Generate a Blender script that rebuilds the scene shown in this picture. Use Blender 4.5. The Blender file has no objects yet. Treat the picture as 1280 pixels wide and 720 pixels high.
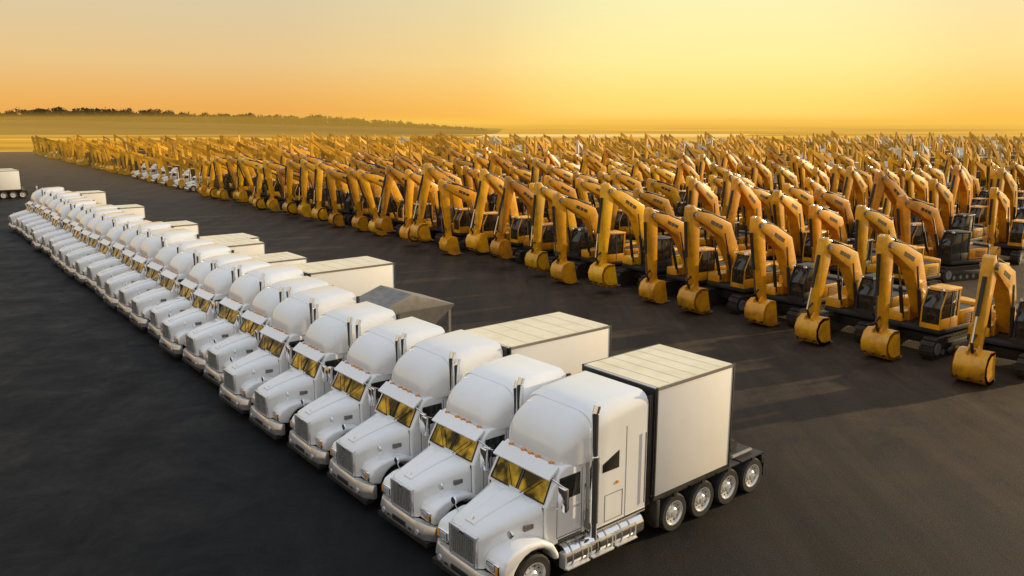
import bpy, bmesh, math, random
import numpy as np
from mathutils import Vector, Matrix
random.seed(7)
R=math.radians
scene=bpy.context.scene
scene.view_settings.view_transform='Standard'
scene.view_settings.look='None'
scene.view_settings.exposure=0

# ------------------------------------------------------------------ camera
CAM_H=10.2; PITCH=11.75
cam=bpy.data.cameras.new("camera"); camo=bpy.data.objects.new("camera",cam)
scene.collection.objects.link(camo); scene.camera=camo
cam.lens=28.1; cam.sensor_width=36; cam.clip_end=30000; cam.clip_start=.1
camo.location=(0,0,CAM_H); camo.rotation_euler=(R(90-PITCH),0,0)

# ------------------------------------------------------------------ materials
def newmat(name):
    m=bpy.data.materials.new(name); m.use_nodes=True
    nt=m.node_tree; b=nt.nodes["Principled BSDF"]
    return m,nt,b
def N(nt,t,**k):
    n=nt.nodes.new(t)
    for a,v in k.items(): setattr(n,a,v)
    return n
def ramp(nt,stops,fac=None):
    n=N(nt,'ShaderNodeValToRGB'); cr=n.color_ramp
    while len(cr.elements)<len(stops): cr.elements.new(.5)
    for e,(p,c) in zip(cr.elements,stops):
        e.position=p; e.color=(c[0],c[1],c[2],1)
    if fac is not None: nt.links.new(fac,n.inputs[0])
    return n
def paint(name,col,dirt,rough=.4,metal=0,scale=2.0,dirtamt=.5,coat=0.,objrand=False,zdirt=None,world=False):
    m,nt,b=newmat(name)
    tc=N(nt,'ShaderNodeTexCoord')
    vec=tc.outputs['Object']
    if objrand:
        oi=N(nt,'ShaderNodeObjectInfo'); ad=N(nt,'ShaderNodeVectorMath',operation='ADD')
        mu=N(nt,'ShaderNodeMath',operation='MULTIPLY'); mu.inputs[1].default_value=57.
        nt.links.new(oi.outputs['Random'],mu.inputs[0])
        nt.links.new(vec,ad.inputs[0]); nt.links.new(mu.outputs[0],ad.inputs[1]); nvec=ad.outputs[0]
    else: nvec=vec
    no=N(nt,'ShaderNodeTexNoise'); no.inputs['Scale'].default_value=scale; no.inputs['Detail'].default_value=5; no.inputs['Roughness'].default_value=.65
    nt.links.new(nvec,no.inputs['Vector'])
    rp=ramp(nt,[(.42,(0,0,0)),(.72,(1,1,1))],no.outputs['Fac'])
    mf=N(nt,'ShaderNodeMath',operation='MULTIPLY'); mf.inputs[1].default_value=dirtamt
    nt.links.new(rp.outputs[0],mf.inputs[0]); fac=mf.outputs[0]
    if zdirt:
        sp=N(nt,'ShaderNodeSeparateXYZ'); nt.links.new(vec,sp.inputs[0])
        mr=N(nt,'ShaderNodeMapRange'); mr.inputs['From Min'].default_value=zdirt; mr.inputs['From Max'].default_value=.3
        mr.inputs['To Min'].default_value=0; mr.inputs['To Max'].default_value=.55
        nt.links.new(sp.outputs[2],mr.inputs[0])
        m2=N(nt,'ShaderNodeMath',operation='MULTIPLY'); nt.links.new(mr.outputs[0],m2.inputs[0]); nt.links.new(no.outputs['Fac'],m2.inputs[1])
        a2=N(nt,'ShaderNodeMath',operation='ADD',use_clamp=True); nt.links.new(fac,a2.inputs[0]); nt.links.new(m2.outputs[0],a2.inputs[1]); fac=a2.outputs[0]
    mx=N(nt,'ShaderNodeMix',data_type='RGBA'); mx.inputs['A'].default_value=(*col,1); mx.inputs['B'].default_value=(*dirt,1)
    nt.links.new(fac,mx.inputs['Factor'])
    out=mx.outputs['Result']
    if objrand:
        hs=N(nt,'ShaderNodeHueSaturation')
        mr2=N(nt,'ShaderNodeMapRange'); mr2.inputs['To Min'].default_value=.68 if col[2]<.5 else .94; mr2.inputs['To Max'].default_value=1.12 if col[2]<.5 else 1.04
        nt.links.new(oi.outputs['Random'],mr2.inputs[0]); nt.links.new(mr2.outputs[0],hs.inputs['Value'])
        mr3=N(nt,'ShaderNodeMapRange'); mr3.inputs['To Min'].default_value=.492; mr3.inputs['To Max'].default_value=.508
        mw=N(nt,'ShaderNodeMath',operation='FRACT'); nt.links.new(mu.outputs[0],mw.inputs[0]); nt.links.new(mw.outputs[0],mr3.inputs[0]); nt.links.new(mr3.outputs[0],hs.inputs['Hue'])
        nt.links.new(out,hs.inputs['Color']); out=hs.outputs[0]
    if world:
        g=N(nt,'ShaderNodeNewGeometry'); n3=N(nt,'ShaderNodeTexNoise'); n3.inputs['Scale'].default_value=.12; n3.inputs['Detail'].default_value=3
        nt.links.new(g.outputs['Position'],n3.inputs['Vector'])
        mr4=N(nt,'ShaderNodeMapRange'); mr4.inputs['From Min'].default_value=.3; mr4.inputs['From Max'].default_value=.7; mr4.inputs['To Min'].default_value=.4; mr4.inputs['To Max'].default_value=1.25
        nt.links.new(n3.outputs['Fac'],mr4.inputs[0])
        hs=N(nt,'ShaderNodeHueSaturation'); nt.links.new(mr4.outputs[0],hs.inputs['Value']); nt.links.new(out,hs.inputs['Color']); out=hs.outputs[0]
    nt.links.new(out,b.inputs['Base Color'])
    rr=N(nt,'ShaderNodeMapRange'); rr.inputs['To Min'].default_value=rough; rr.inputs['To Max'].default_value=min(1,rough+.4)
    nt.links.new(fac,rr.inputs[0]); nt.links.new(rr.outputs[0],b.inputs['Roughness'])
    b.inputs['Metallic'].default_value=metal
    b.inputs['Coat Weight'].default_value=coat; b.inputs['Coat Roughness'].default_value=.05
    return m

M_WHITE=paint("white_truck_paint",(.86,.86,.85),(.55,.50,.43),.2,0,1.3,.12,1.0,True,1.3)
M_BOX=paint("white_box_panel",(.80,.79,.77),(.5,.44,.34),.42,0,.8,.16,0,True,1.6)
M_ROOF=paint("roof_panel_painted_warm_light",(.80,.72,.52),(.5,.40,.24),.5,0,1.2,.4)  # cream tone is warm low light painted onto the box roof
M_CHROME=paint("chrome",(.88,.88,.88),(.5,.47,.42),.08,1,3,.15)
M_BUMP=paint("bumper_chrome",(.74,.74,.74),(.30,.28,.25),.18,.7,2,.5)
M_ALU=paint("polished_aluminium_wheel",(.76,.75,.73),(.3,.27,.22),.25,.45,4,.35)
M_DARK=paint("black_chassis",(.014,.014,.014),(.05,.04,.03),.5,0,3,.5)
M_TIRE=paint("tire_rubber",(.015,.015,.016),(.05,.042,.034),.8,0,5,.5)
M_GREY=paint("grey_steel",(.22,.21,.20),(.1,.08,.06),.5,.3,3,.5)
M_AMBER=paint("amber_lens",(.8,.3,.02),(.5,.2,.02),.2,0,3,.2)
M_RED=paint("red_lens",(.5,.02,.01),(.2,.02,.02),.2,0,3,.2)
M_LENS=paint("headlamp_lens",(.7,.72,.74),(.4,.4,.4),.05,.5,3,.1)
M_YEL=paint("excavator_yellow_paint",(.86,.415,.006),(.18,.072,.010),.3,0,1.6,.55,.2,True,1.3)
M_YEL2=paint("excavator_orange_paint",(.82,.35,.006),(.13,.05,.010),.3,0,1.6,.6,.2,True,1.3)
M_TRACK=paint("track_steel",(.030,.024,.019),(.09,.058,.032),.65,.3,3,.6)
M_ROD=paint("hydraulic_rod",(.6,.58,.55),(.3,.25,.2),.15,1,3,.3)
M_FYEL=paint("distant_yellow_paint",(.86,.43,.008),(.20,.09,.015),.35,0,.6,.55,0,False,None,True)
M_FDARK=paint("distant_dark_steel",(.020,.015,.010),(.055,.035,.02),.7,0,.6,.5)
M_FWHITE=paint("distant_white_paint",(.62,.59,.53),(.35,.3,.22),.5,0,.6,.5)
def glassmat(name,c,yc,amt,lo=.4,hi=.66):
    m,nt,b=newmat(name)
    tc=N(nt,'ShaderNodeTexCoord'); oi=N(nt,'ShaderNodeObjectInfo')
    ad=N(nt,'ShaderNodeVectorMath',operation='ADD'); mu=N(nt,'ShaderNodeMath',operation='MULTIPLY'); mu.inputs[1].default_value=31
    nt.links.new(oi.outputs['Random'],mu.inputs[0]); nt.links.new(tc.outputs['Object'],ad.inputs[0]); nt.links.new(mu.outputs[0],ad.inputs[1])
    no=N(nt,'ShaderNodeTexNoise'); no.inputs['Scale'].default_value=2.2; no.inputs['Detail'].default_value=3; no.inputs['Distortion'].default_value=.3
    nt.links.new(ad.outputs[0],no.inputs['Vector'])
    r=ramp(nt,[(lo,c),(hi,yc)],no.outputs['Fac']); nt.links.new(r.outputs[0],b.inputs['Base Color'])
    b.inputs['Metallic'].default_value=amt; b.inputs['Roughness'].default_value=.04; b.inputs['Specular IOR Level'].default_value=.8
    return m
M_WIND=glassmat("windshield_painted_reflection",(.05,.035,.008),(.62,.40,.04),.9)  # gold patches paint the golden sky's reflection into the glass colour
M_GLASS=glassmat("dark_window_glass",(.02,.02,.02),(.05,.045,.03),.2)

# ------------------------------------------------------------------ mesh builder
class B:
    def __init__(s):
        s.bm=bmesh.new(); s.mats=[]
    def mi(s,m):
        if m not in s.mats: s.mats.append(m)
        return s.mats.index(m)
    def _poly(s,verts,faces,mat,bev=0,seg=2):
        vs=[s.bm.verts.new(v) for v in verts]
        fs=[]
        for f in faces:
            try:
                fc=s.bm.faces.new([vs[i] for i in f]); fc.material_index=s.mi(mat); fc.smooth=True; fs.append(fc)
            except ValueError: pass
        bmesh.ops.recalc_face_normals(s.bm,faces=fs)
        if bev>0:
            es=list({e for f in fs for e in f.edges if len(e.link_faces)==2 and e.calc_face_angle(0)>.35})
            r=bmesh.ops.bevel(s.bm,geom=es,offset=bev,segments=seg,affect='EDGES',profile=.5,clamp_overlap=True)
            for f in r['faces']: f.smooth=True; f.material_index=s.mi(mat)
    def box(s,x0,x1,y0,y1,z0,z1,mat,bev=0,seg=2,rot=None):
        v=[(x,y,z) for x in (x0,x1) for y in (y0,y1) for z in (z0,z1)]
        if rot is not None:
            c=Vector(((x0+x1)/2,(y0+y1)/2,(z0+z1)/2)); v=[c+rot@(Vector(p)-c) for p in v]
        s._poly(v,[(0,1,3,2),(4,6,7,5),(0,4,5,1),(2,3,7,6),(0,2,6,4),(1,5,7,3)],mat,bev,seg)
    def prism(s,pts,y0,y1,mat,bev=0,seg=2,y0b=None,y1b=None):
        n=len(pts)
        v=[(x,y0,z) for x,z in pts]+[(x,y1,z) for x,z in pts]
        f=[tuple(range(n)),tuple(range(2*n-1,n-1,-1))]+[(i,(i+1)%n,n+(i+1)%n,n+i) for i in range(n)]
        s._poly(v,f,mat,bev,seg)
    def cyl(s,p0,p1,r,mat,seg=10,r2=None,cap=True):
        p0=Vector(p0);p1=Vector(p1); d=(p1-p0).normalized()
        a=d.orthogonal().normalized(); c=d.cross(a); r2=r if r2 is None else r2
        v=[p0+(a*math.cos(t)+c*math.sin(t))*r for t in [2*math.pi*i/seg for i in range(seg)]]
        v+=[p1+(a*math.cos(t)+c*math.sin(t))*r2 for t in [2*math.pi*i/seg for i in range(seg)]]
        f=[(i,(i+1)%seg,seg+(i+1)%seg,seg+i) for i in range(seg)]
        if cap: f+=[tuple(range(seg)),tuple(range(2*seg-1,seg-1,-1))]
        s._poly(v,f,mat)
    def loft(s,secs,mat,cap=True,bev=0):
        n=len(secs[0]); v=[p for q in secs for p in q]; f=[]
        for k in range(len(secs)-1):
            for i in range(n):
                j=(i+1)%n; f.append((k*n+i,k*n+j,(k+1)*n+j,(k+1)*n+i))
        if cap: f+=[tuple(range(n)),tuple((len(secs)-1)*n+i for i in reversed(range(n)))]
        s._poly(v,f,mat,bev)
    def lathe(s,c,prof,mats,seg=20):
        c=Vector(c)
        for k in range(len(prof)-1):
            (r0,y0),(r1,y1)=prof[k],prof[k+1]
            v=[]
            for i in range(seg):
                t=2*math.pi*i/seg; v.append(c+Vector((r0*math.cos(t),y0,r0*math.sin(t))))
            for i in range(seg):
                t=2*math.pi*i/seg; v.append(c+Vector((r1*math.cos(t),y1,r1*math.sin(t))))
            f=[(i,(i+1)%seg,seg+(i+1)%seg,seg+i) for i in range(seg)]
            s._poly(v,f,mats[k])
    def mesh(s,name,weld=True):
        me=bpy.data.meshes.new(name)
        s.bm.to_mesh(me); s.bm.free()
        for m in s.mats: me.materials.append(m)
        try: me.set_sharp_from_angle(angle=R(38))
        except Exception: pass
        return me

def sec(x,hw,zb,zt,r,n=5):
    p=[Vector((x,-hw,zb))]
    for i in range(n+1):
        t=math.pi/2*i/n
        p.append(Vector((x,-hw+r-r*math.cos(t),zt-r+r*math.sin(t))))
    for i in range(n+1):
        t=math.pi/2*i/n
        p.append(Vector((x,hw-r+r*math.sin(t),zt-r+r*math.cos(t))))
    p.append(Vector((x,hw,zb)))
    return p

def wheel(b,x,y,r,w,side,chrome=True):
    o=side
    hw=w/2
    M=M_ALU
    prof=[(0.001,-hw*.6),(r*.6,-hw*.8),(r*.93,-hw),(r,-hw*.8),(r,hw*.8),(r*.93,hw),(r*.66,hw*.98),(r*.62,hw*.97),(r*.58,hw-.05),(r*.3,hw-.09),(r*.26,hw-.03),(r*.2,hw*1.0),(0.001,hw+.01)]
    mats=[M_TIRE]*6+[M,M,M,M,M,M]
    b.lathe((x,y,r),[(a,c*o) for a,c in prof],mats,18)
    for i in range(10):
        t=i*math.pi/5
        cx,cz=x+r*.47*math.cos(t),r+r*.47*math.sin(t)
        b.cyl((cx,y+o*(hw-.12),cz),(cx,y+o*(hw-.062),cz),r*.055,M_DARK,6)

def make_truck(name,rear='box',top=3.95,sleeper=True,boxtop=4.0,boxlen=3.05,fair=True,visor=True):
    b=B(); sb=-4.7 if sleeper else -3.15
    def bsec(xf,xb,y,z0,z1): return [Vector(p) for p in ((xf-.06,y,z0),(xb,y,z0),(xb,y,z1),(xf-.07,y,z1),(xf-.01,y,z0+.2))]
    b.loft([bsec(-.24,-.40,-1.24,.36,.74),bsec(-.06,-.3,-1.0,.36,.78),bsec(0,-.25,-.6,.36,.78),bsec(0,-.25,.6,.36,.78),bsec(-.06,-.3,1.0,.36,.78),bsec(-.24,-.40,1.24,.36,.74)],M_BUMP,True,.012)
    b.box(-.06,.004,-.3,.3,.50,.62,M_DARK)
    b.box(-.35,-.08,-1.15,1.15,.24,.355,M_DARK)
    for y in(-.78,.78): b.cyl((-.09,y,.54),(-.02,y,.54),.07,M_LENS,10)
    for y in(-.5,.5): b.box(-.06,.0,y-.05,y+.05,.5,.56,M_DARK)
    # hood
    b.loft([sec(-.16,.50,.80,1.50,.10),sec(-.24,.58,.80,1.60,.16),sec(-.6,.66,.85,1.73,.2),sec(-1.1,.78,.9,1.86,.24),sec(-1.68,.96,.95,1.98,.26)],M_WHITE)
    b.loft([sec(-.30,.16,1.55,1.66,.04),sec(-.7,.2,1.65,1.79,.04),sec(-1.64,.28,1.85,2.02,.04)],M_WHITE)
    # grille
    for (y0,y1,z0,z1) in ((-.49,-.41,.80,1.52),(.41,.49,.80,1.52),(-.41,.41,.80,.86),(-.41,.41,1.43,1.52)):
        b.box(-.22,-.085,y0,y1,z0,z1,M_BUMP,.02)
    b.box(-.2,-.125,-.41,.41,.86,1.43,M_DARK)
    for i in range(11): 
        y=-.36+i*.072; b.box(-.122,-.095,y-.014,y+.014,.86,1.43,M_BUMP)
    b.box(-.13,-.075,-.09,.09,1.44,1.51,M_CHROME,.02)
    b.cyl((-.3,0,1.6),(-.42,0,1.74),.025,M_CHROME,6)
    # fenders
    outer=[(-.26,.80),(-.24,1.02),(-.34,1.2),(-.6,1.31),(-1.0,1.36),(-1.4,1.3),(-1.72,1.12),(-1.88,.84),(-1.9,.7)]
    inner=[(-1.15+.62*math.cos(t),.55+.62*math.sin(t)) for t in [math.pi-.25-(math.pi-.5)*i/9 for i in range(10)]]
    for s in(-1,1):
        ys=sorted((s*.58,s*1.22))
        b.prism(outer+inner,ys[0],ys[1],M_WHITE,.07,3)
        ys=sorted((s*.70,s*1.12))
        b.box(-.30,-.20,ys[0],ys[1],.86,1.10,M_CHROME,.03)
        ys=sorted((s*.75,s*1.0)); b.box(-.22,-.185,ys[0],ys[1],.89,1.07,M_LENS,.02)
        ys=sorted((s*1.03,s*1.1)); b.box(-.22,-.185,ys[0],ys[1],.89,1.07,M_AMBER,.01)
        b.box(-1.45,-1.15,*sorted((s*.80,s*.875)),1.46,1.58,M_GREY,.01)
        b.box(-1.64,-1.62,*sorted((s*.9,s*.965)),1.15,1.9,M_DARK)
        wheel(b,-1.15,s*1.03,.52,.32,s)
        # mirrors
        b.box(-1.86,-1.74,*sorted((s*1.26,s*1.50)),1.95,2.5,M_CHROME,.03)
        b.box(-1.885,-1.862,*sorted((s*1.28,s*1.48)),1.98,2.47,M_GLASS)
        b.cyl((-1.8,s*1.04,2.55),(-1.8,s*1.4,2.5),.018,M_CHROME,6)
        b.cyl((-1.8,s*1.04,1.9),(-1.8,s*1.4,1.97),.018,M_CHROME,6)
        b.cyl((-.7,s*.9,1.3),(-.62,s*1.02,1.62),.015,M_CHROME,6); b.cyl((-.60,s*1.02,1.65),(-.64,s*1.02,1.65),.09,M_CHROME,10)
        # steps & tanks
        b.cyl((-2.05,s*1.0,.62),(-2.95,s*1.0,.62),.30,M_CHROME,16)
        b.cyl((-3.1,s*1.0,.62),(-4.6 if sleeper else -3.6,s*1.0,.62),.30,M_CHROME,16)
        for xx in((-2.0,-2.7),(-2.8,-3.5),(-3.6,-4.3)):
            if not sleeper and xx[0]<-3.5: continue
            b.box(xx[1],xx[0],*sorted((s*1.12,s*1.36)),.42,.46,M_ALU,.01)
            b.box(xx[1],xx[0],*sorted((s*1.08,s*1.30)),.74,.78,M_ALU,.01)
            for xe in xx: b.box(xe-.02,xe+.02,*sorted((s*1.1,s*1.3)),.42,.78,M_ALU)
            for xe in (xx[0]-.2,xx[1]+.2): b.cyl((xe,s*1.0,.62),(xe-.04,s*1.0,.62),.31,M_GREY,16)
        # cab door
        b.box(-2.64,-2.0,*sorted((s*1.05,s*1.062)),1.98,2.52,M_GLASS,.008)
        b.box(-2.70,-2.69,*sorted((s*1.05,s*1.056)),1.1,2.6,M_DARK); b.box(-1.94,-1.93,*sorted((s*1.05,s*1.056)),1.1,2.0,M_DARK)
        b.box(-2.69,-1.94,*sorted((s*1.05,s*1.056)),1.1,1.115,M_DARK)
        b.box(-2.64,-2.5,*sorted((s*1.05,s*1.085)),1.72,1.76,M_CHROME,.01)
        b.box(-2.7,-1.95,*sorted((s*1.04,s*1.07)),1.0,1.08,M_CHROME)
        b.cyl((-2.76,s*1.1,1.3),(-2.76,s*1.1,2.2),.018,M_CHROME,6)
        # stacks
        b.cyl((-2.84,s*1.29,.95),(-2.84,s*1.29,top-.05),.085,M_CHROME,12)
        b.cyl((-2.84,s*1.29,1.3),(-2.84,s*1.29,2.9),.115,M_CHROME,12)
        b.cyl((-2.84,s*1.29,top-.05),(-2.90,s*1.29,top+.12),.08,M_CHROME,10)
        b.box(-2.9,-2.78,*sorted((s*1.05,s*1.2)),1.1,1.5,M_GREY)
    # cab
    hw=1.05
    prof=[(-1.62,.95),(-1.62,1.93),(-2.02,2.66),(-2.2,2.76),(-2.86,2.76),(-2.86,.95)]
    b.prism(prof,-hw,hw,M_WHITE,.06,3)
    d=Vector((-.40,0,.73)).normalized(); n=Vector((.73,0,.40)).normalized()
    for s in(-1,1):
        pts=[]
        for (u,yy) in((.06,.03),(.06,.93),(.74,.88),(.74,.03)):
            p=Vector((-1.62,0,1.93))+d*u+n*.01; pts.append(Vector((p.x,s*yy,p.z)))
        q=[p-n*.03 for p in pts]
        b._poly(pts+q,[(0,1,2,3),(7,6,5,4),(0,4,5,1),(1,5,6,2),(2,6,7,3),(3,7,4,0)],M_WIND)
        for (a,c) in ((0,1),(1,2),(2,3),(3,0)):
            b.cyl(pts[a],pts[c],.02,M_DARK,6)
        a=Vector((-1.60,s*.2,1.99)); c=Vector((-1.80,s*.6,2.38)); b.cyl(a+n*.03,c+n*.03,.010,M_DARK,5)
    if visor: b.loft([[Vector((x,y,z)) for x,z in ((-1.74,2.54),(-1.76,2.50),(-2.06,2.70),(-2.04,2.76))] for y in(-.98,-.6,.6,.98)],M_WHITE,True)
    for y in(-.7,-.25,0,.25,.7): b.box(-2.1,-2.02,y-.05,y+.05,2.72,2.79,M_AMBER,.015)
    # sleeper & fairing
    if sleeper:
        b.loft([sec(-2.92,1.16,.95,top-.16,.46),sec(-3.02,1.2,.95,top-.12,.46),sec(-3.4,1.2,.95,top-.04,.44),sec(-3.9,1.2,.95,top,.4),sec(-4.72,1.2,.95,top+.02,.32)],M_WHITE)
        if fair:
            b.loft([sec(-2.12,.72,2.72,2.86,.12),sec(-2.15,.88,2.7,3.05,.26),sec(-2.24,.98,2.7,top-.65,.36),sec(-2.4,1.05,2.7,top-.44,.44),sec(-2.62,1.09,2.7,top-.28,.48),sec(-2.92,1.14,2.7,top-.17,.5),sec(-3.0,1.16,2.7,top-.15,.5)],M_WHITE)
        for s in(-1,1):
            b.prism([(-3.2,2.55),(-3.75,2.78),(-3.75,2.35),(-3.2,2.35)],*sorted((s*1.195,s*1.212)),M_GLASS,.006)
            b.box(-4.0,-3.99,*sorted((s*1.2,s*1.206)),1.0,3.3,M_GREY)
            b.box(-3.9,-3.3,*sorted((s*1.2,s*1.206)),1.1,1.115,M_GREY); b.box(-3.9,-3.3,*sorted((s*1.2,s*1.206)),1.75,1.765,M_GREY)
            b.box(-3.31,-3.295,*sorted((s*1.2,s*1.206)),1.1,1.765,M_GREY); b.box(-3.9,-3.885,*sorted((s*1.2,s*1.206)),1.1,1.765,M_GREY)
            b.box(-4.7,-2.98,*sorted((s*1.195,s*1.215)),.98,1.04,M_CHROME)
            b.box(-4.88,-4.74,*sorted((s*1.14,s*1.22)),1.05,top-.1,M_DARK,.02)
            b.cyl((-3.7,s*1.205,2.0),(-3.7,s*1.225,2.0),.04,M_AMBER,8)
            b.cyl((-4.62,s*1.24,1.2),(-4.62,s*1.24,3.0),.018,M_CHROME,6)
    else:
        b.loft([sec(-2.87,1.1,1.0,2.8,.2),sec(-3.15,1.1,1.0,2.8,.2)],M_WHITE)
        if fair:
            b.loft([sec(-2.12,.5,2.7,2.86,.08),sec(-2.4,.85,2.7,3.15,.25),sec(-2.8,.98,2.7,3.5,.32),sec(-3.1,1.0,2.7,3.62,.3)],M_WHITE)
    # frame
    for s in(-1,1): b.box(-9.9,-.6,*sorted((s*.38,s*.48)),.72,.98,M_DARK)
    b.box(-5.0,sb,-.5,.5,.9,1.0,M_GREY)
    axles=(-5.85,-7.0,-8.12,-9.25)
    for x in axles:
        b.cyl((x,-1,.52),(x,1,.52),.09,M_DARK,8); b.box(x-.2,x+.2,-.25,.25,.35,.7,M_DARK,.08)
        for s in(-1,1): wheel(b,x,s*.93,.50,.6,s)
        b.box(x-.52,x+.52,-1.2,1.2,1.03,1.06,M_DARK)
        for s in(-1,1):
            b.box(x-.06,x+.06,*sorted((s*1.15,s*1.23)),.85,1.05,M_DARK)
    for s in(-1,1):
        b.box(-9.85,-9.81,*sorted((s*.7,s*1.2)),.35,1.0,M_DARK)
        b.box(-9.98,-9.9,*sorted((s*.5,s*.66)),.8,.92,M_RED)
        b.box(-5.3,-5.15,*sorted((s*.6,s*1.2)),.3,1.03,M_DARK,.02)
    b.box(-9.8,-9.7,-1.2,1.2,.72,.98,M_DARK,.02)
    b.box(-9.5,-8.9,-.3,.3,1.07,1.35,M_GREY,.03); b.cyl((-9.2,-.6,1.2),(-9.2,-.35,1.2),.16,M_DARK,12); b.cyl((-9.2,.35,1.2),(-9.2,.6,1.2),.16,M_DARK,12)
    b.cyl((-8.6,-.95,1.18),(-9.3,-.95,1.18),.1,M_ALU,10); b.cyl((-8.6,.95,1.14),(-9.5,.95,1.14),.05,M_GREY,8)
    bx0=-4.97; bx1=bx0-boxlen
    if rear=='box':
        b.box(bx1,bx0,-1.25,1.25,1.2,boxtop,M_BOX,.025)
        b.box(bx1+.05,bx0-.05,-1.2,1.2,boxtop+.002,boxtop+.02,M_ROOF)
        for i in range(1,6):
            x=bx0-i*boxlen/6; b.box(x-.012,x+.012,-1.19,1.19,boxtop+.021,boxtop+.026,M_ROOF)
        for s in(-1,1):
            for x in(bx0,bx1): b.box(x-.03,x+.03,*sorted((s*1.225,s*1.27)),1.12,boxtop+.02,M_DARK,.008)
            b.box(bx1,bx0,*sorted((s*1.24,s*1.265)),boxtop-.06,boxtop+.015,M_GREY)
            b.box(bx1,bx0,*sorted((s*1.235,s*1.268)),1.12,1.22,M_DARK)
        b.box(bx1,bx0,-1.1,1.1,1.08,1.19,M_DARK)
        b.box(bx0,bx0+.12,-.8,.8,1.6,3.2,M_GREY,.03)
        b.box(bx0,bx0+.05,-1.2,1.2,1.25,boxtop-.02,M_DARK)  # black sheet over the box front stands in for the shadow gap
        for y in(-.4,.4): b.cyl((bx1-.03,y,1.3),(bx1-.03,y,boxtop-.1),.02,M_CHROME,6)
    elif rear=='hopper':
        v=[(-5.1,-1.2,2.9),(-5.1,1.2,2.9),(-9.3,1.2,2.9),(-9.3,-1.2,2.9),(-6.0,-.7,1.3),(-6.0,.7,1.3),(-8.4,.7,1.3),(-8.4,-.7,1.3)]
        b._poly(v,[(0,1,5,4),(1,2,6,5),(2,3,7,6),(3,0,4,7),(4,5,6,7)],M_GREY)
        b.prism([(-5.1,2.9),(-7.2,3.6),(-9.3,2.9)],-1.22,1.22,M_GREY,.03)
        for x in(-5.3,-9.1):
            for s in(-1,1): b.box(x-.06,x+.06,*sorted((s*1.0,s*1.12)),1.1,2.9,M_GREY)
    else:
        b.cyl((-6.6,0,1.1),(-6.6,0,1.16),.55,M_DARK,16); b.box(-7.3,-6.2,-.5,.5,1.0,1.12,M_GREY,.03)
        for i in range(3): b.cyl((-4.8,-.3+i*.3,1.9),(-5.6,-.2+i*.2,1.2),.025,M_RED if i else M_AMBER,6)
    return b.mesh(name)

T_A=make_truck("truck_sleeper_box",'box')
T_B=make_truck("truck_sleeper_tractor",'none',3.85)
T_C=make_truck("truck_sleeper_longbox",'box',3.9,True,3.75,4.2)
T_D=make_truck("truck_sleeper_hopper",'hopper',3.95)
T_E=make_truck("truck_sleeper_shortbox",'box',3.8,True,3.5,2.6)
T_F=make_truck("truck_daycab",'none',3.4,False)
T_G=make_truck("truck_sleeper_lowbox",'box',4.0,True,3.4,3.4)

def put(name,me,x,y,ang,sc=1.0,z=0):
    o=bpy.data.objects.new(name,me); scene.collection.objects.link(o)
    o.location=(x,y,z); o.rotation_euler=(0,0,ang); o.scale=(sc,sc,sc); return o

hd=Vector((-.77,-.64)).normalized(); hang=math.atan2(hd.y,hd.x)
rowd=Vector((-.614,.789))
o0=Vector((-1.05,15.96))+hd*.15
kinds=[T_A,T_B,T_C,T_B,T_B,T_D,T_B,T_C,T_B,T_E,T_B,T_E,T_G]
put("semi_truck",T_A,o0.x,o0.y,hang)
for i in range(1,27):
    p=o0+rowd*(i*2.88+random.uniform(-.06,.06))+hd*random.uniform(-.2,.2)
    k=kinds[i] if i<len(kinds) else random.choice([T_B,T_B,T_E,T_B,T_G])
    put("semi_truck",k,p.x,p.y,hang+R(random.uniform(-1.2,1.2)),random.uniform(.97,1.01))
put("semi_truck",T_C,-74.5,104.2,hang)
put("semi_truck",T_C,-76.8,107.0,hang)

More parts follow.
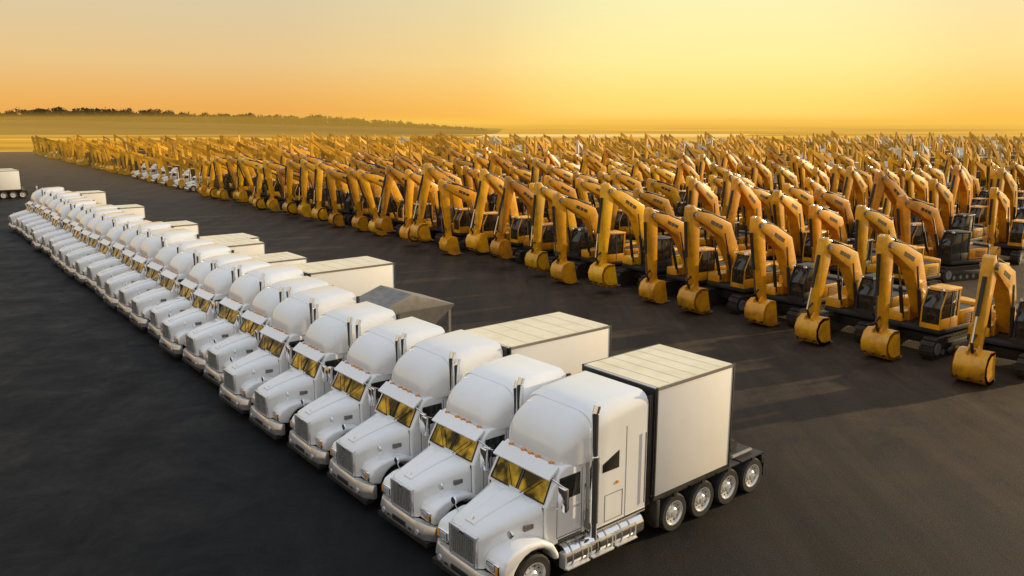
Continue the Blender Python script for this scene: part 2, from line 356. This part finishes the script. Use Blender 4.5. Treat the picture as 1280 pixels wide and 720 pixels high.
# ------------------------------------------------------------------ excavator
def quadstrip(pts,w):
    L=[];Rr=[]
    for i,(x,z,h) in enumerate(pts):
        a=pts[max(i-1,0)]; c=pts[min(i+1,len(pts)-1)]
        d=Vector((c[0]-a[0],c[1]-a[1])).normalized(); n=Vector((-d.y,d.x))
        L.append((x+n.x*h,z+n.y*h)); Rr.append((x-n.x*h,z-n.y*h))
    return L+Rr[::-1]
def bucket_prof(cx,cz,s=1.0):
    p=[(-.35,.62),(.10,.66),(.42,.48),(.58,.12),(.52,-.28),(.25,-.58),(-.15,-.68),(-.62,-.62),(-.55,-.5),(-.12,-.54),(.18,-.45),(.40,-.2),(.45,.1),(.3,.38),(.05,.52),(-.33,.5)]
    return [(cx+a*s,cz+c*s) for a,c in p]
def make_exc(name,ex=4.0,ez=5.1,mx=1.75,mz=4.15,bx=3.65,yel=None,cabcol=None,bz=0.):
    b=B(); Y=yel or M_YEL; C=cabcol or Y
    for s in(-1,1):
        yc=s*1.08
        st=[]
        for i in range(9):
            t=math.pi/2-math.pi*i/8; st.append((1.65+.42*math.cos(t),.46+.42*math.sin(t)))
        for i in range(9):
            t=-math.pi/2-math.pi*i/8; st.append((-1.65+.42*math.cos(t),.46+.42*math.sin(t)))
        b.prism(st,yc-.27,yc+.27,M_TRACK)
        L=3.3; n=13
        for i in range(n):
            x=-1.65+L*(i+.5)/n
            b.box(x-.09,x+.09,yc-.3,yc+.3,.87,.92,M_TRACK); b.box(x-.09,x+.09,yc-.3,yc+.3,0,.05,M_TRACK)
        for e in(-1,1):
            for k in range(5):
                t=R(-72+36*k); r=Matrix.Rotation(-t if e>0 else t,3,'Y')
                cx=e*(1.65+.445*math.cos(t)); cz=.46+.445*math.sin(t)
                b.box(cx-.03,cx+.03,yc-.3,yc+.3,cz-.1,cz+.1,M_TRACK,rot=r)
            b.cyl((e*1.65,yc+s*.24,.46),(e*1.65,yc+s*.31,.46),.27,M_GREY,12)
        for i in range(5):
            x=-1.15+i*.575; b.cyl((x,yc+s*.25,.26),(x,yc+s*.3,.26),.13,M_GREY,8)
        b.box(-1.4,1.4,*sorted((yc+s*.24,yc+s*.285)),.36,.66,M_DARK,.02)
    b.box(-.9,.9,-.85,.85,.4,.85,M_TRACK,.05)
    b.cyl((0,0,.85),(0,0,1.05),.62,M_DARK,16)
    b.box(-2.0,1.45,-1.3,1.3,1.05,1.28,M_DARK,.03)
    b.loft([[Vector((x,y,z)) for x,y in ((-1.75,-1.33),(-2.35,-1.0),(-2.6,-.45),(-2.6,.45),(-2.35,1.0),(-1.75,1.33))] for z in(1.1,1.3,1.95,2.1)],M_DARK if C==M_DARK else Y,True,.05)
    b.box(-1.74,.05,-1.3,.28,1.29,2.12,Y,.05)
    b.box(-1.74,-.1,.285,1.3,1.29,1.95,Y,.05)
    b.box(.06,1.4,-1.3,-.5,1.29,1.75,Y,.05)
    b.box(-1.3,-.5,-1.0,.2,2.125,2.26,M_DARK,.04)
    b.box(-1.6,-.2,.4,1.2,1.955,1.985,M_DARK)
    b.cyl((-1.45,-.9,2.1),(-1.45,-.9,2.75),.06,M_DARK,8)
    for i in range(5): b.box(-1.5,-.6,1.3,1.31,1.42+i*.08,1.45+i*.08,M_DARK)
    for i in range(5): b.box(-1.5,-.6,-1.31,-1.3,1.42+i*.08,1.45+i*.08,M_DARK)
    b.cyl((-1.6,-1.25,2.45),(1.35,-1.25,2.2),.02,M_DARK,5)
    for x,zz in((-1.6,2.45),(0,2.31),(1.3,2.2)): b.cyl((x,-1.25,1.7),(x,-1.25,zz),.02,M_DARK,5)
    # cab
    cp=[(.0,1.3),(.0,2.95),(1.15,2.95),(1.5,2.2),(1.5,1.3)]
    b.prism(cp,.42,1.27,M_GLASS,.02)
    b.prism([(-.04,2.95),(-.02,3.06),(1.15,3.06),(1.24,2.95)],.36,1.33,C,.03)
    for y in(.40,1.24):
        b.box(-.03,.1,y,y+.05,1.29,2.96,C)
        b.box(.62,.70,y,y+.05,1.29,2.96,M_DARK)
        b.cyl((1.17,y+.025,2.95),(1.52,y+.025,2.2),.035,C,6); b.cyl((1.52,y+.025,2.2),(1.52,y+.025,1.3),.035,C,6)
        b.box(-.01,1.52,y,y+.05,1.28,1.75,C,.01)
    b.box(1.5,1.53,.42,1.27,1.28,1.5,C)
    b.box(1.50,1.53,.45,1.24,2.18,2.22,M_DARK)
    b.cyl((1.3,.5,3.0),(1.42,.5,3.05),.07,M_LENS,8); b.cyl((1.3,1.15,3.0),(1.42,1.15,3.05),.07,M_LENS,8)
    # boom
    px,pz=.55,1.75; y0,y1=-.43,.15
    boom=[(px,pz,.2),(px+(mx-px)*.5,pz+(mz-pz)*.55,.36),(mx,mz,.46),(mx+(ex-mx)*.55,mz+(ez-mz)*.62,.34),(ex,ez,.19)]
    b.prism(quadstrip(boom,1),y0,y1,Y,.025)
    for y in(y0-.09,y1+.02): b.box(px-.28,px+.35,y,y+.07,1.28,2.0,Y,.01)
    ux,uz=ex-mx,ez-mz; ul=math.hypot(ux,uz); ux/=ul; uz/=ul
    for y in (y0-.012,y1):
        for (a0,a1) in ((.35,.62),(.68,.9),(.96,1.25)):
            q=[]
            for (a,h) in ((a0,-.09),(a1,-.09),(a1,.09),(a0,.09)): q.append((mx+ux*a-uz*h,mz+uz*a+ux*h+.04))
            b.prism(q,y,y+.012,M_DARK)
    ym=(y0+y1)/2
    sx,sz=ex+.22,ez+.42
    stick=[(sx-.02,sz,.12),(ex,ez-.05,.36),(ex+(bx-ex)*.5,ez+(1.6+bz-ez)*.5,.25),(bx,1.45+bz,.14)]
    b.prism(quadstrip(stick,1),ym-.21,ym+.21,Y,.02)
    b.cyl((ex,y0-.05,ez),(ex,y1+.05,ez),.12,M_GREY,10)
    for y in(y0-.13,y1+.13):
        a=Vector((1.25,y,1.45)); c=Vector((mx+.25,y,mz-.1)); m=a.lerp(c,.58)
        b.cyl(a,m,.085,M_DARK,8); b.cyl(m,c,.045,M_ROD,8)
    a=Vector((mx+.1,ym,mz+.62)); c=Vector((sx,ym,sz)); m=a.lerp(c,.62)
    b.cyl(a,m,.09,M_DARK,8); b.cyl(m,c,.045,M_ROD,8); b.box(mx-.1,mx+.25,ym-.1,ym+.1,mz+.3,mz+.7,Y,.02)
    a=Vector((ex+.42,ym,ez-.35)); c=Vector((bx+.5,ym,1.75+bz)); m=a.lerp(c,.6)
    b.cyl(a,m,.08,M_DARK,8); b.cyl(m,c,.045,M_ROD,8)
    b.cyl(c,(bx+.12,ym,2.0+bz),.05,M_DARK,6); b.cyl(c,(bx+.28,ym,1.32+bz),.06,M_DARK,6)
    for dy in(-.12,.12):
        b.cyl((mx-.2,ym+dy,mz+.5),(ex-.4,ym+dy,ez+.3),.03,M_DARK,5)
        b.cyl((.5,ym+dy,2.1),(mx-.2,ym+dy,mz+.5),.03,M_DARK,5)
    bp=bucket_prof(bx-.05,.72+bz)
    b.prism(bp,ym-.6,ym+.6,Y)
    side=bp[:8]
    for y in(ym-.6,ym+.57): b.prism(side,y,y+.03,Y)
    for i in range(5):
        y=ym-.52+i*.26; b.box(bx-.05-.85,bx-.05-.58,y-.05,y+.05,.06+bz,.14+bz,M_GREY)
    for y in(ym-.2,ym+.14): b.prism([(bx-.2,1.3+bz),(bx-.15,1.58+bz),(bx+.15,1.6+bz),(bx+.4,1.38+bz),(bx+.35,1.2+bz)],y,y+.06,Y)
    for y in (-.45,0,.45): b.box(bx+.2,bx+.56,ym+y-.03,ym+y+.03,.3+bz,.36+bz,M_TRACK)
    return b.mesh(name)
EX=[make_exc("excavator_a"),
    make_exc("excavator_b",3.75,5.75,1.5,4.5,4.0,None,M_DARK,.35),
    make_exc("excavator_c",4.3,4.85,1.9,4.0,3.6,M_YEL2,M_DARK),
    make_exc("excavator_e",4.5,5.25,1.9,4.3,3.3),
    make_exc("excavator_f",3.6,4.6,1.6,3.8,4.1,None,M_DARK),
    make_exc("excavator_g",3.3,6.0,1.3,4.5,4.1,M_YEL2,None,.7),
    make_exc("excavator_d",3.7,5.2,1.5,4.1,3.0,M_YEL2,M_DARK)]

def make_exc_low(ex,ez,mx,mz,bx,Y=M_FYEL,C=M_FDARK,bz=0):
    b=B()
    for s in(-1,1): b.prism([(1.9,.2),(1.9,.7),(1.5,.9),(-1.5,.9),(-1.9,.7),(-1.9,.2),(-1.5,0),(1.5,0)],s*1.08-.3,s*1.08+.3,M_FDARK)
    b.box(-1.75,.05,-1.3,1.3,1.1,2.1,Y); b.box(-2.5,-1.75,-1.0,1.0,1.1,2.0,M_FDARK)
    b.box(0.06,1.4,-1.3,-.5,1.1,1.7,Y)
    b.prism([(.06,1.2),(.06,2.95),(1.15,2.95),(1.5,2.2),(1.5,1.2)],.4,1.3,C); b.box(0.0,1.2,.36,1.34,2.96,3.08,Y)
    boom=[(.55,1.75,.2),(mx,mz,.42),(ex,ez,.17)]
    b.prism(quadstrip(boom,1),-.4,.12,Y)
    b.prism(quadstrip([(ex+.2,ez+.4,.12),(ex,ez-.05,.33),(bx,1.45+bz,.14)],1),-.33,.05,Y)
    b.prism([(bx-.4,1.3+bz),(bx+.1,1.35+bz),(bx+.5,.8+bz),(bx+.3,.15+bz),(bx-.7,.1+bz)],-.75,.45,Y)
    b.box(1.2,1.35,-.5,.2,1.5,3.0,M_FDARK)
    return b
def make_loader_low():
    b=B()
    for x in(-1.3,1.3):
        for s in(-1,1): b.cyl((x,s*.9,.7),(x,s*1.35,.7),.7,M_FDARK,8)
    b.box(-2.2,.3,-.9,.9,.8,1.9,M_FWHITE); b.box(-.6,.7,-.7,.7,1.9,3.1,M_FDARK); b.box(-.65,.75,-.75,.75,3.1,3.22,M_FWHITE)
    b.box(.3,1.9,-.6,.6,.8,1.3,M_FWHITE)
    b.prism(quadstrip([(.6,1.6,.15),(2.2,1.5,.2),(3.1,.6,.12)],1),-.6,-.4,M_FWHITE); b.prism(quadstrip([(.6,1.6,.15),(2.2,1.5,.2),(3.1,.6,.12)],1),.4,.6,M_FWHITE)
    b.prism([(3.0,1.1),(3.9,.1),(2.9,.1)],-1.3,1.3,M_FWHITE)
    return b
def make_truck_low():
    b=B(); b.box(-1.6,-.2,-.6,.6,.8,1.7,M_FWHITE); b.prism([(-1.6,.8),(-1.6,1.95),(-2,2.7),(-3.6,3.7),(-4.6,3.7),(-4.6,.8)],-1.15,1.15,M_FWHITE)
    b.box(-2.5,-1.8,-1.16,1.16,1.95,2.45,M_FDARK); b.box(-8,0,-1.1,1.1,.3,.8,M_FDARK); return b
FM=[M_FYEL,M_FDARK,M_FWHITE]
def asarrays(b):
    b.bm.verts.index_update(); b.bm.faces.ensure_lookup_table()
    v=np.array([list(x.co) for x in b.bm.verts]); f=[[q.index for q in x.verts] for x in b.bm.faces]; m=[FM.index(b.mats[x.material_index]) for x in b.bm.faces]
    b.bm.free(); return v,f,m
LOW=[asarrays(make_exc_low(4.0,5.1,1.75,4.15,3.65)),asarrays(make_exc_low(3.6,5.8,1.5,4.5,3.9,bz=.5)),asarrays(make_exc_low(4.4,4.7,1.9,4.0,3.8)),
     asarrays(make_exc_low(3.6,4.7,1.5,3.9,3.3)),asarrays(make_exc_low(4.0,5.0,1.7,4.1,3.6,M_FWHITE,M_FDARK)),asarrays(make_loader_low()),asarrays(make_truck_low())]

eang=math.atan2(-.6,-.8); ehd=Vector((-.8,-.6))
E0=Vector((16.4,33.6)); rdir=Vector((-.6,.8)); odir=Vector((.8,.6))
def pix(x,y,z=0):
    zc=y*math.cos(R(PITCH))+(CAM_H-z)*math.sin(R(PITCH))
    return 640+1000*x/zc if zc>1 else 9999
far=[]
rowoff=0.; r=0; nhi=0
while rowoff<400:
    gap = 9.0 if r%7!=6 else 15
    if r==0: gap=9.8
    s=-3.6 if r==0 else 6.0+r*1.0
    jit=random.uniform(-1,1) if r else 0
    n=0
    while s<345:
        p=E0+rdir*(s+jit)+odir*rowoff
        s+=3.4+random.uniform(-.2,.3)
        px=pix(p.x,p.y)
        if p.y>308+min(0,.28*p.x) or px<-260 or px>1560 or px==9999: continue
        dist=p.length
        n+=1
        if r==0 and 110<s<150 and n%2:
            q=p+ehd*.5; put("semi_truck",T_F,q.x,q.y,eang+R(random.uniform(-2,2)),.8); continue
        if r>0 and random.random()<(.05 if dist<200 else .1): continue
        jj=.3 if r==0 else .9
        c=p+odir*(3.7+random.uniform(-jj,jj))+rdir*random.uniform(-.2,.2)
        a=eang+R(random.gauss(0,4.0 if r==0 else 7))
        if dist<120:
            put("excavator",random.choice(EX),c.x,c.y,a,random.uniform(.98,1.08)); nhi+=1
        else:
            far.append((c.x,c.y,a+R(random.gauss(0,10)),r,dist))
    rowoff+=gap; r+=1
print("hi",nhi,"far",len(far))
def merged(name,items,choose):
    V=[];F=[];Mi=[];off=0
    for (x,y,a,r,dist) in items:
        v,f,m=LOW[choose(x,y,r,dist)]
        s=random.uniform(.85,1.1); ca,sa=math.cos(a)*s,math.sin(a)*s
        w=np.empty_like(v); w[:,0]=v[:,0]*ca-v[:,1]*sa+x; w[:,1]=v[:,0]*sa+v[:,1]*ca+y; w[:,2]=v[:,2]*s*random.uniform(.85,1.1)
        V.append(w); F+= [[q+off for q in ff] for ff in f]; Mi+=m; off+=len(v)
    me=bpy.data.meshes.new(name); me.from_pydata(np.concatenate(V).tolist(),[],F)
    for m in FM: me.materials.append(m)
    me.polygons.foreach_set("material_index",Mi); me.update()
    o=bpy.data.objects.new(name,me); scene.collection.objects.link(o); return o
def choose(x,y,r,dist):
    w=.05 if x/max(y,1)<-.05 else (.2 if dist<170 else .42)
    q=random.random()
    if q<w: return random.choice((4,5,5,6))
    return random.choice((0,1,2,3))
merged("distant_excavator_fleet",far,choose)

# ------------------------------------------------------------------ ground
def sheet(name,pts,z,mat):
    me=bpy.data.meshes.new(name); me.from_pydata([(x,y,z) for x,y in pts],[],[tuple(range(len(pts)))]); me.materials.append(mat)
    o=bpy.data.objects.new(name,me); scene.collection.objects.link(o); return o
def groundmat():
    m,nt,b=newmat("worn_asphalt_painted_sheen")
    g=N(nt,'ShaderNodeNewGeometry'); P=g.outputs['Position']
    def noise(sc,det,rg=.6,dist=0,vec=P):
        n=N(nt,'ShaderNodeTexNoise'); n.inputs['Scale'].default_value=sc; n.inputs['Detail'].default_value=det; n.inputs['Roughness'].default_value=rg; n.inputs['Distortion'].default_value=dist
        nt.links.new(vec,n.inputs['Vector']); return n.outputs['Fac']
    big=noise(.05,3); 
    mp=N(nt,'ShaderNodeMapping'); mp.inputs['Rotation'].default_value=(0,0,R(-52)); mp.inputs['Scale'].default_value=(1,.07,1)
    nt.links.new(P,mp.inputs['Vector'])
    streak=noise(.8,5,.7,.5,mp.outputs[0]); fine=noise(22,3,.8); mid=noise(.35,7,.8,.4)
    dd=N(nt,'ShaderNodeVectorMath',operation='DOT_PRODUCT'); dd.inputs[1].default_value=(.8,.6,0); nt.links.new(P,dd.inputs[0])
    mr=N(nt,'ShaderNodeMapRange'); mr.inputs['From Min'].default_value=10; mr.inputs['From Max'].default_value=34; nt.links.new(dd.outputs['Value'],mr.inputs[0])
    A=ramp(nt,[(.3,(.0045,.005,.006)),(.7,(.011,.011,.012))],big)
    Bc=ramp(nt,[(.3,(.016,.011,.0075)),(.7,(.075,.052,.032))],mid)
    mx=N(nt,'ShaderNodeMix',data_type='RGBA'); nt.links.new(mr.outputs[0],mx.inputs['Factor']); nt.links.new(A.outputs[0],mx.inputs['A']); nt.links.new(Bc.outputs[0],mx.inputs['B'])  # base colour carries the warm sheen at right and shade at left
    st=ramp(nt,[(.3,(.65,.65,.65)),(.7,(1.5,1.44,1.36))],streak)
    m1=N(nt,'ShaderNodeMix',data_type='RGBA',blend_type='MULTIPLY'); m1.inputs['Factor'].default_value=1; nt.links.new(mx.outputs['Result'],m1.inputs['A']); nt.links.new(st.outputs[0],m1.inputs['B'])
    fr=ramp(nt,[(.3,(.4,.4,.4)),(.7,(1.8,1.8,1.8))],fine)
    m2=N(nt,'ShaderNodeMix',data_type='RGBA',blend_type='MULTIPLY'); m2.inputs['Factor'].default_value=1; nt.links.new(m1.outputs['Result'],m2.inputs['A']); nt.links.new(fr.outputs[0],m2.inputs['B'])
    nt.links.new(m2.outputs['Result'],b.inputs['Base Color'])
    rr=N(nt,'ShaderNodeMapRange'); rr.inputs['From Min'].default_value=.3; rr.inputs['From Max'].default_value=.7; rr.inputs['To Min'].default_value=.5; rr.inputs['To Max'].default_value=.85
    nt.links.new(mid,rr.inputs[0]); nt.links.new(rr.outputs[0],b.inputs['Roughness']); b.inputs['Specular IOR Level'].default_value=.14
    bp=N(nt,'ShaderNodeBump'); bp.inputs['Strength'].default_value=.6; bp.inputs['Distance'].default_value=.03
    nt.links.new(fine,bp.inputs['Height']); nt.links.new(bp.outputs[0],b.inputs['Normal'])
    return m
def fieldmat(name,c0,c1,sc=.01):
    m,nt,b=newmat(name); g=N(nt,'ShaderNodeNewGeometry')
    mp=N(nt,'ShaderNodeMapping'); mp.inputs['Scale'].default_value=(.2,1,1); nt.links.new(g.outputs['Position'],mp.inputs['Vector'])
    n=N(nt,'ShaderNodeTexNoise'); n.inputs['Scale'].default_value=sc; n.inputs['Detail'].default_value=8; n.inputs['Roughness'].default_value=.65
    nt.links.new(mp.outputs[0],n.inputs['Vector']); r_=ramp(nt,[(.42,c0),(.58,c1)],n.outputs['Fac']); nt.links.new(r_.outputs[0],b.inputs['Base Color'])
    b.inputs['Roughness'].default_value=.95; b.inputs['Specular IOR Level'].default_value=.1
    return m
M_FIELD=fieldmat("golden_stubble_field",(.22,.11,.008),(.85,.46,.02),.014)
gpts=[(15000*math.cos(2*math.pi*i/96),15000*math.sin(2*math.pi*i/96)) for i in range(96)]
sheet("ground",gpts,-.05,M_FIELD)
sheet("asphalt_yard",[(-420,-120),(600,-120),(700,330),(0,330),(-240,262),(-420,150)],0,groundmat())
sheet("painted_glare_strip",[(-25,560),(160,575),(200,680),(-20,670)],-.03,fieldmat("painted_glare",(.8,.62,.25),(.9,.78,.42)))  # bright glare near the horizon, painted as a pale sheet

def hill():
    nx,ny=120,24; V=[];F=[]
    for j in range(ny+1):
        for i in range(nx+1):
            x=-1500+ i/nx*1490; y=620+ j/ny*700
            t=min(1,max(0,(-15-x)/420)); h=12*(t**.6)
            u=min(1,max(0,(y-640)/140)); u=u*u*(3-2*u)
            k=min(1,max(0,(1310-y)/200))
            V.append((x,y,-.3+h*u*k+ .5*u*t*math.sin(x*.021+1.3)*math.cos(y*.01)))
    for j in range(ny):
        for i in range(nx):
            a=j*(nx+1)+i; F.append((a,a+1,a+nx+2,a+nx+1))
    me=bpy.data.meshes.new("hill"); me.from_pydata(V,[],F); me.materials.append(fieldmat("brown_scrub_hillside",(.03,.018,.006),(.13,.068,.012),.02))
    o=bpy.data.objects.new("hill",me); scene.collection.objects.link(o)
    for p in me.polygons: p.use_smooth=True
hill()
def foliage():
    m,nt,b=newmat("tree_foliage"); g=N(nt,'ShaderNodeNewGeometry'); n=N(nt,'ShaderNodeTexNoise'); n.inputs['Scale'].default_value=.25; n.inputs['Detail'].default_value=4
    nt.links.new(g.outputs['Position'],n.inputs['Vector']); r_=ramp(nt,[(.35,(.015,.012,.005)),(.65,(.05,.036,.012))],n.outputs['Fac']); nt.links.new(r_.outputs[0],b.inputs['Base Color']); b.inputs['Roughness'].default_value=.9
    return m
def treeline():
    rnd=random.Random(3); V=[];F=[];Mi=[]
    def tree(x,y,z,h):
        o=len(V); w=.25*h/10
        for (dx,dy,dz) in((-w,0,0),(w,0,0),(0,w,0),(0,0,h*.6)): V.append((x+dx,y+dy,z+dz))
        F.extend([(o,o+1,o+3),(o+1,o+2,o+3),(o+2,o,o+3)]); Mi.extend([1]*3)
        blobs=[(rnd.uniform(-.4,.4)*h,rnd.uniform(-.28,.28)*h,rnd.uniform(.15,.8)*h,rnd.uniform(.18,.32)*h) for _ in range(7)]
        for (bx,by,bz,br) in blobs:
            for _ in range(34):
                d=Vector((rnd.gauss(0,1),rnd.gauss(0,1),rnd.gauss(0,1))).normalized()*br*rnd.uniform(.4,1.05)
                c=Vector((x+bx,y+by,z+bz))+Vector((d.x,d.y,d.z*.8))
                s=rnd.uniform(.08,.15)*h; o=len(V)
                for k in range(3):
                    q=c+Vector((rnd.uniform(-1,1),rnd.uniform(-1,1),rnd.uniform(-1,1)))*s; V.append(tuple(q))
                F.append((o,o+1,o+2)); Mi.append(0)
    x=-900
    while x<-25:
        t=min(1,max(0,(-15-x)/420)); zb=12*(t**.6)-.8
        e=min(1,(-25-x)/150)
        for k in range(3):
            h=(rnd.uniform(7.5,11))*(.3+.7*e)
            if -480<x<-330: h*=1.25
            if k==2: h*=.6
            tree(x+rnd.uniform(-3,3),(782 if k==2 else 790)+rnd.uniform(-6,30),zb,h)
        x+=rnd.uniform(2.3,4.5)
    m2,nt,b=newmat("tree_bark"); b.inputs['Base Color'].default_value=(.06,.04,.02,1)
    me=bpy.data.meshes.new("distant_tree_line"); me.from_pydata(V,[],F); me.materials.append(foliage()); me.materials.append(m2)
    me.polygons.foreach_set("material_index",Mi)
    o=bpy.data.objects.new("distant_tree_line",me); scene.collection.objects.link(o)
treeline()

# ------------------------------------------------------------------ golden ground haze
def haze():
    b=B(); X=3500
    b._poly([(-X,y,z) for y,z in ((100,-.6),(100,6),(260,14),(6000,18),(6000,-.6))]+[(X,y,z) for y,z in ((100,-.6),(100,6),(260,14),(6000,18),(6000,-.6))],
      [(0,1,2,3,4),(9,8,7,6,5)]+[(i,(i+1)%5,5+(i+1)%5,5+i) for i in range(5)],M_DARK)
    me=b.mesh("sky_haze"); me.materials.clear()
    m=bpy.data.materials.new("golden_haze"); m.use_nodes=True; nt=m.node_tree; nt.nodes.clear()
    o=N(nt,'ShaderNodeOutputMaterial'); ab=N(nt,'ShaderNodeVolumeAbsorption'); em=N(nt,'ShaderNodeEmission'); ad=N(nt,'ShaderNodeAddShader')
    D=.0007
    ab.inputs['Color'].default_value=(0,0,0,1); ab.inputs['Density'].default_value=D
    em.inputs['Color'].default_value=(.98,.56,.09,1); em.inputs['Strength'].default_value=D
    nt.links.new(ab.outputs[0],ad.inputs[0]); nt.links.new(em.outputs[0],ad.inputs[1]); nt.links.new(ad.outputs[0],o.inputs['Volume'])
    me.materials.append(m)
    ob=bpy.data.objects.new("sky_haze",me); scene.collection.objects.link(ob)
haze()
# ------------------------------------------------------------------ light
SUN_EL=14; sd=Vector((.92,.40,0)).normalized()
az=math.atan2(sd.x,sd.y)
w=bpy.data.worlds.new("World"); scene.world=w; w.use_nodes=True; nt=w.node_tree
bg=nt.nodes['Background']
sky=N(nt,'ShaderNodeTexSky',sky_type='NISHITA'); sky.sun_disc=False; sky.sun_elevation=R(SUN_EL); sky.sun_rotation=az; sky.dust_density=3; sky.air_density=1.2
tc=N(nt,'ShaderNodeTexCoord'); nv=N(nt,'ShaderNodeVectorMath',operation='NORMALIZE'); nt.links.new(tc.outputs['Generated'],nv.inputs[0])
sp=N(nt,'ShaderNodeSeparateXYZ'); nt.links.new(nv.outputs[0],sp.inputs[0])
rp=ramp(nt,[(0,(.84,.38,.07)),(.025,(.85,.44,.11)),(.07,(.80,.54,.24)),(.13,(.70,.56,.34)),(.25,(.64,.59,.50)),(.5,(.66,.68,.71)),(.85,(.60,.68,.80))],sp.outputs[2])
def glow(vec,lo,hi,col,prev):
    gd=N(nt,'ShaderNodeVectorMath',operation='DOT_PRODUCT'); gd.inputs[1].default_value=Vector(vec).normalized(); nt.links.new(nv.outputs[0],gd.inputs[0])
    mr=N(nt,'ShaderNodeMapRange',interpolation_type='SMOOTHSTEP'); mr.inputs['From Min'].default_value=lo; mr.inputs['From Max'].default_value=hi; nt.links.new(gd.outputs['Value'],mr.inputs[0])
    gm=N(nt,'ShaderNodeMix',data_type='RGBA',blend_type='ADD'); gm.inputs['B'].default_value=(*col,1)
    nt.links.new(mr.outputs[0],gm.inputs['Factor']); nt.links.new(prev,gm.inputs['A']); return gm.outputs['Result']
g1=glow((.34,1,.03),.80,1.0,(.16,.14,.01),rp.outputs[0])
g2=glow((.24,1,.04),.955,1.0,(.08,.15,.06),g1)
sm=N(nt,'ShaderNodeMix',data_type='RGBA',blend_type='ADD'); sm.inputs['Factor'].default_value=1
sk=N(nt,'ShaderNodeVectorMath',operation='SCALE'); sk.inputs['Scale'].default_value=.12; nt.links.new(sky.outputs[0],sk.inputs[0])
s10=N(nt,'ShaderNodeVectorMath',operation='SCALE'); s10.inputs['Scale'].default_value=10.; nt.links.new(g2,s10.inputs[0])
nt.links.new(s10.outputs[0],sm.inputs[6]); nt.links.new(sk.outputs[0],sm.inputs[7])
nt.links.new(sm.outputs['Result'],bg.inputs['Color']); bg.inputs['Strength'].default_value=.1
L=bpy.data.lights.new("sun",'SUN'); L.energy=5.0; L.angle=R(1.0); L.color=(1,.76,.42)
lo=bpy.data.objects.new("sun",L); scene.collection.objects.link(lo)
e=R(SUN_EL); dirv=Vector((sd.x*math.cos(e),sd.y*math.cos(e),math.sin(e)))
lo.rotation_euler=dirv.to_track_quat('Z','Y').to_euler()
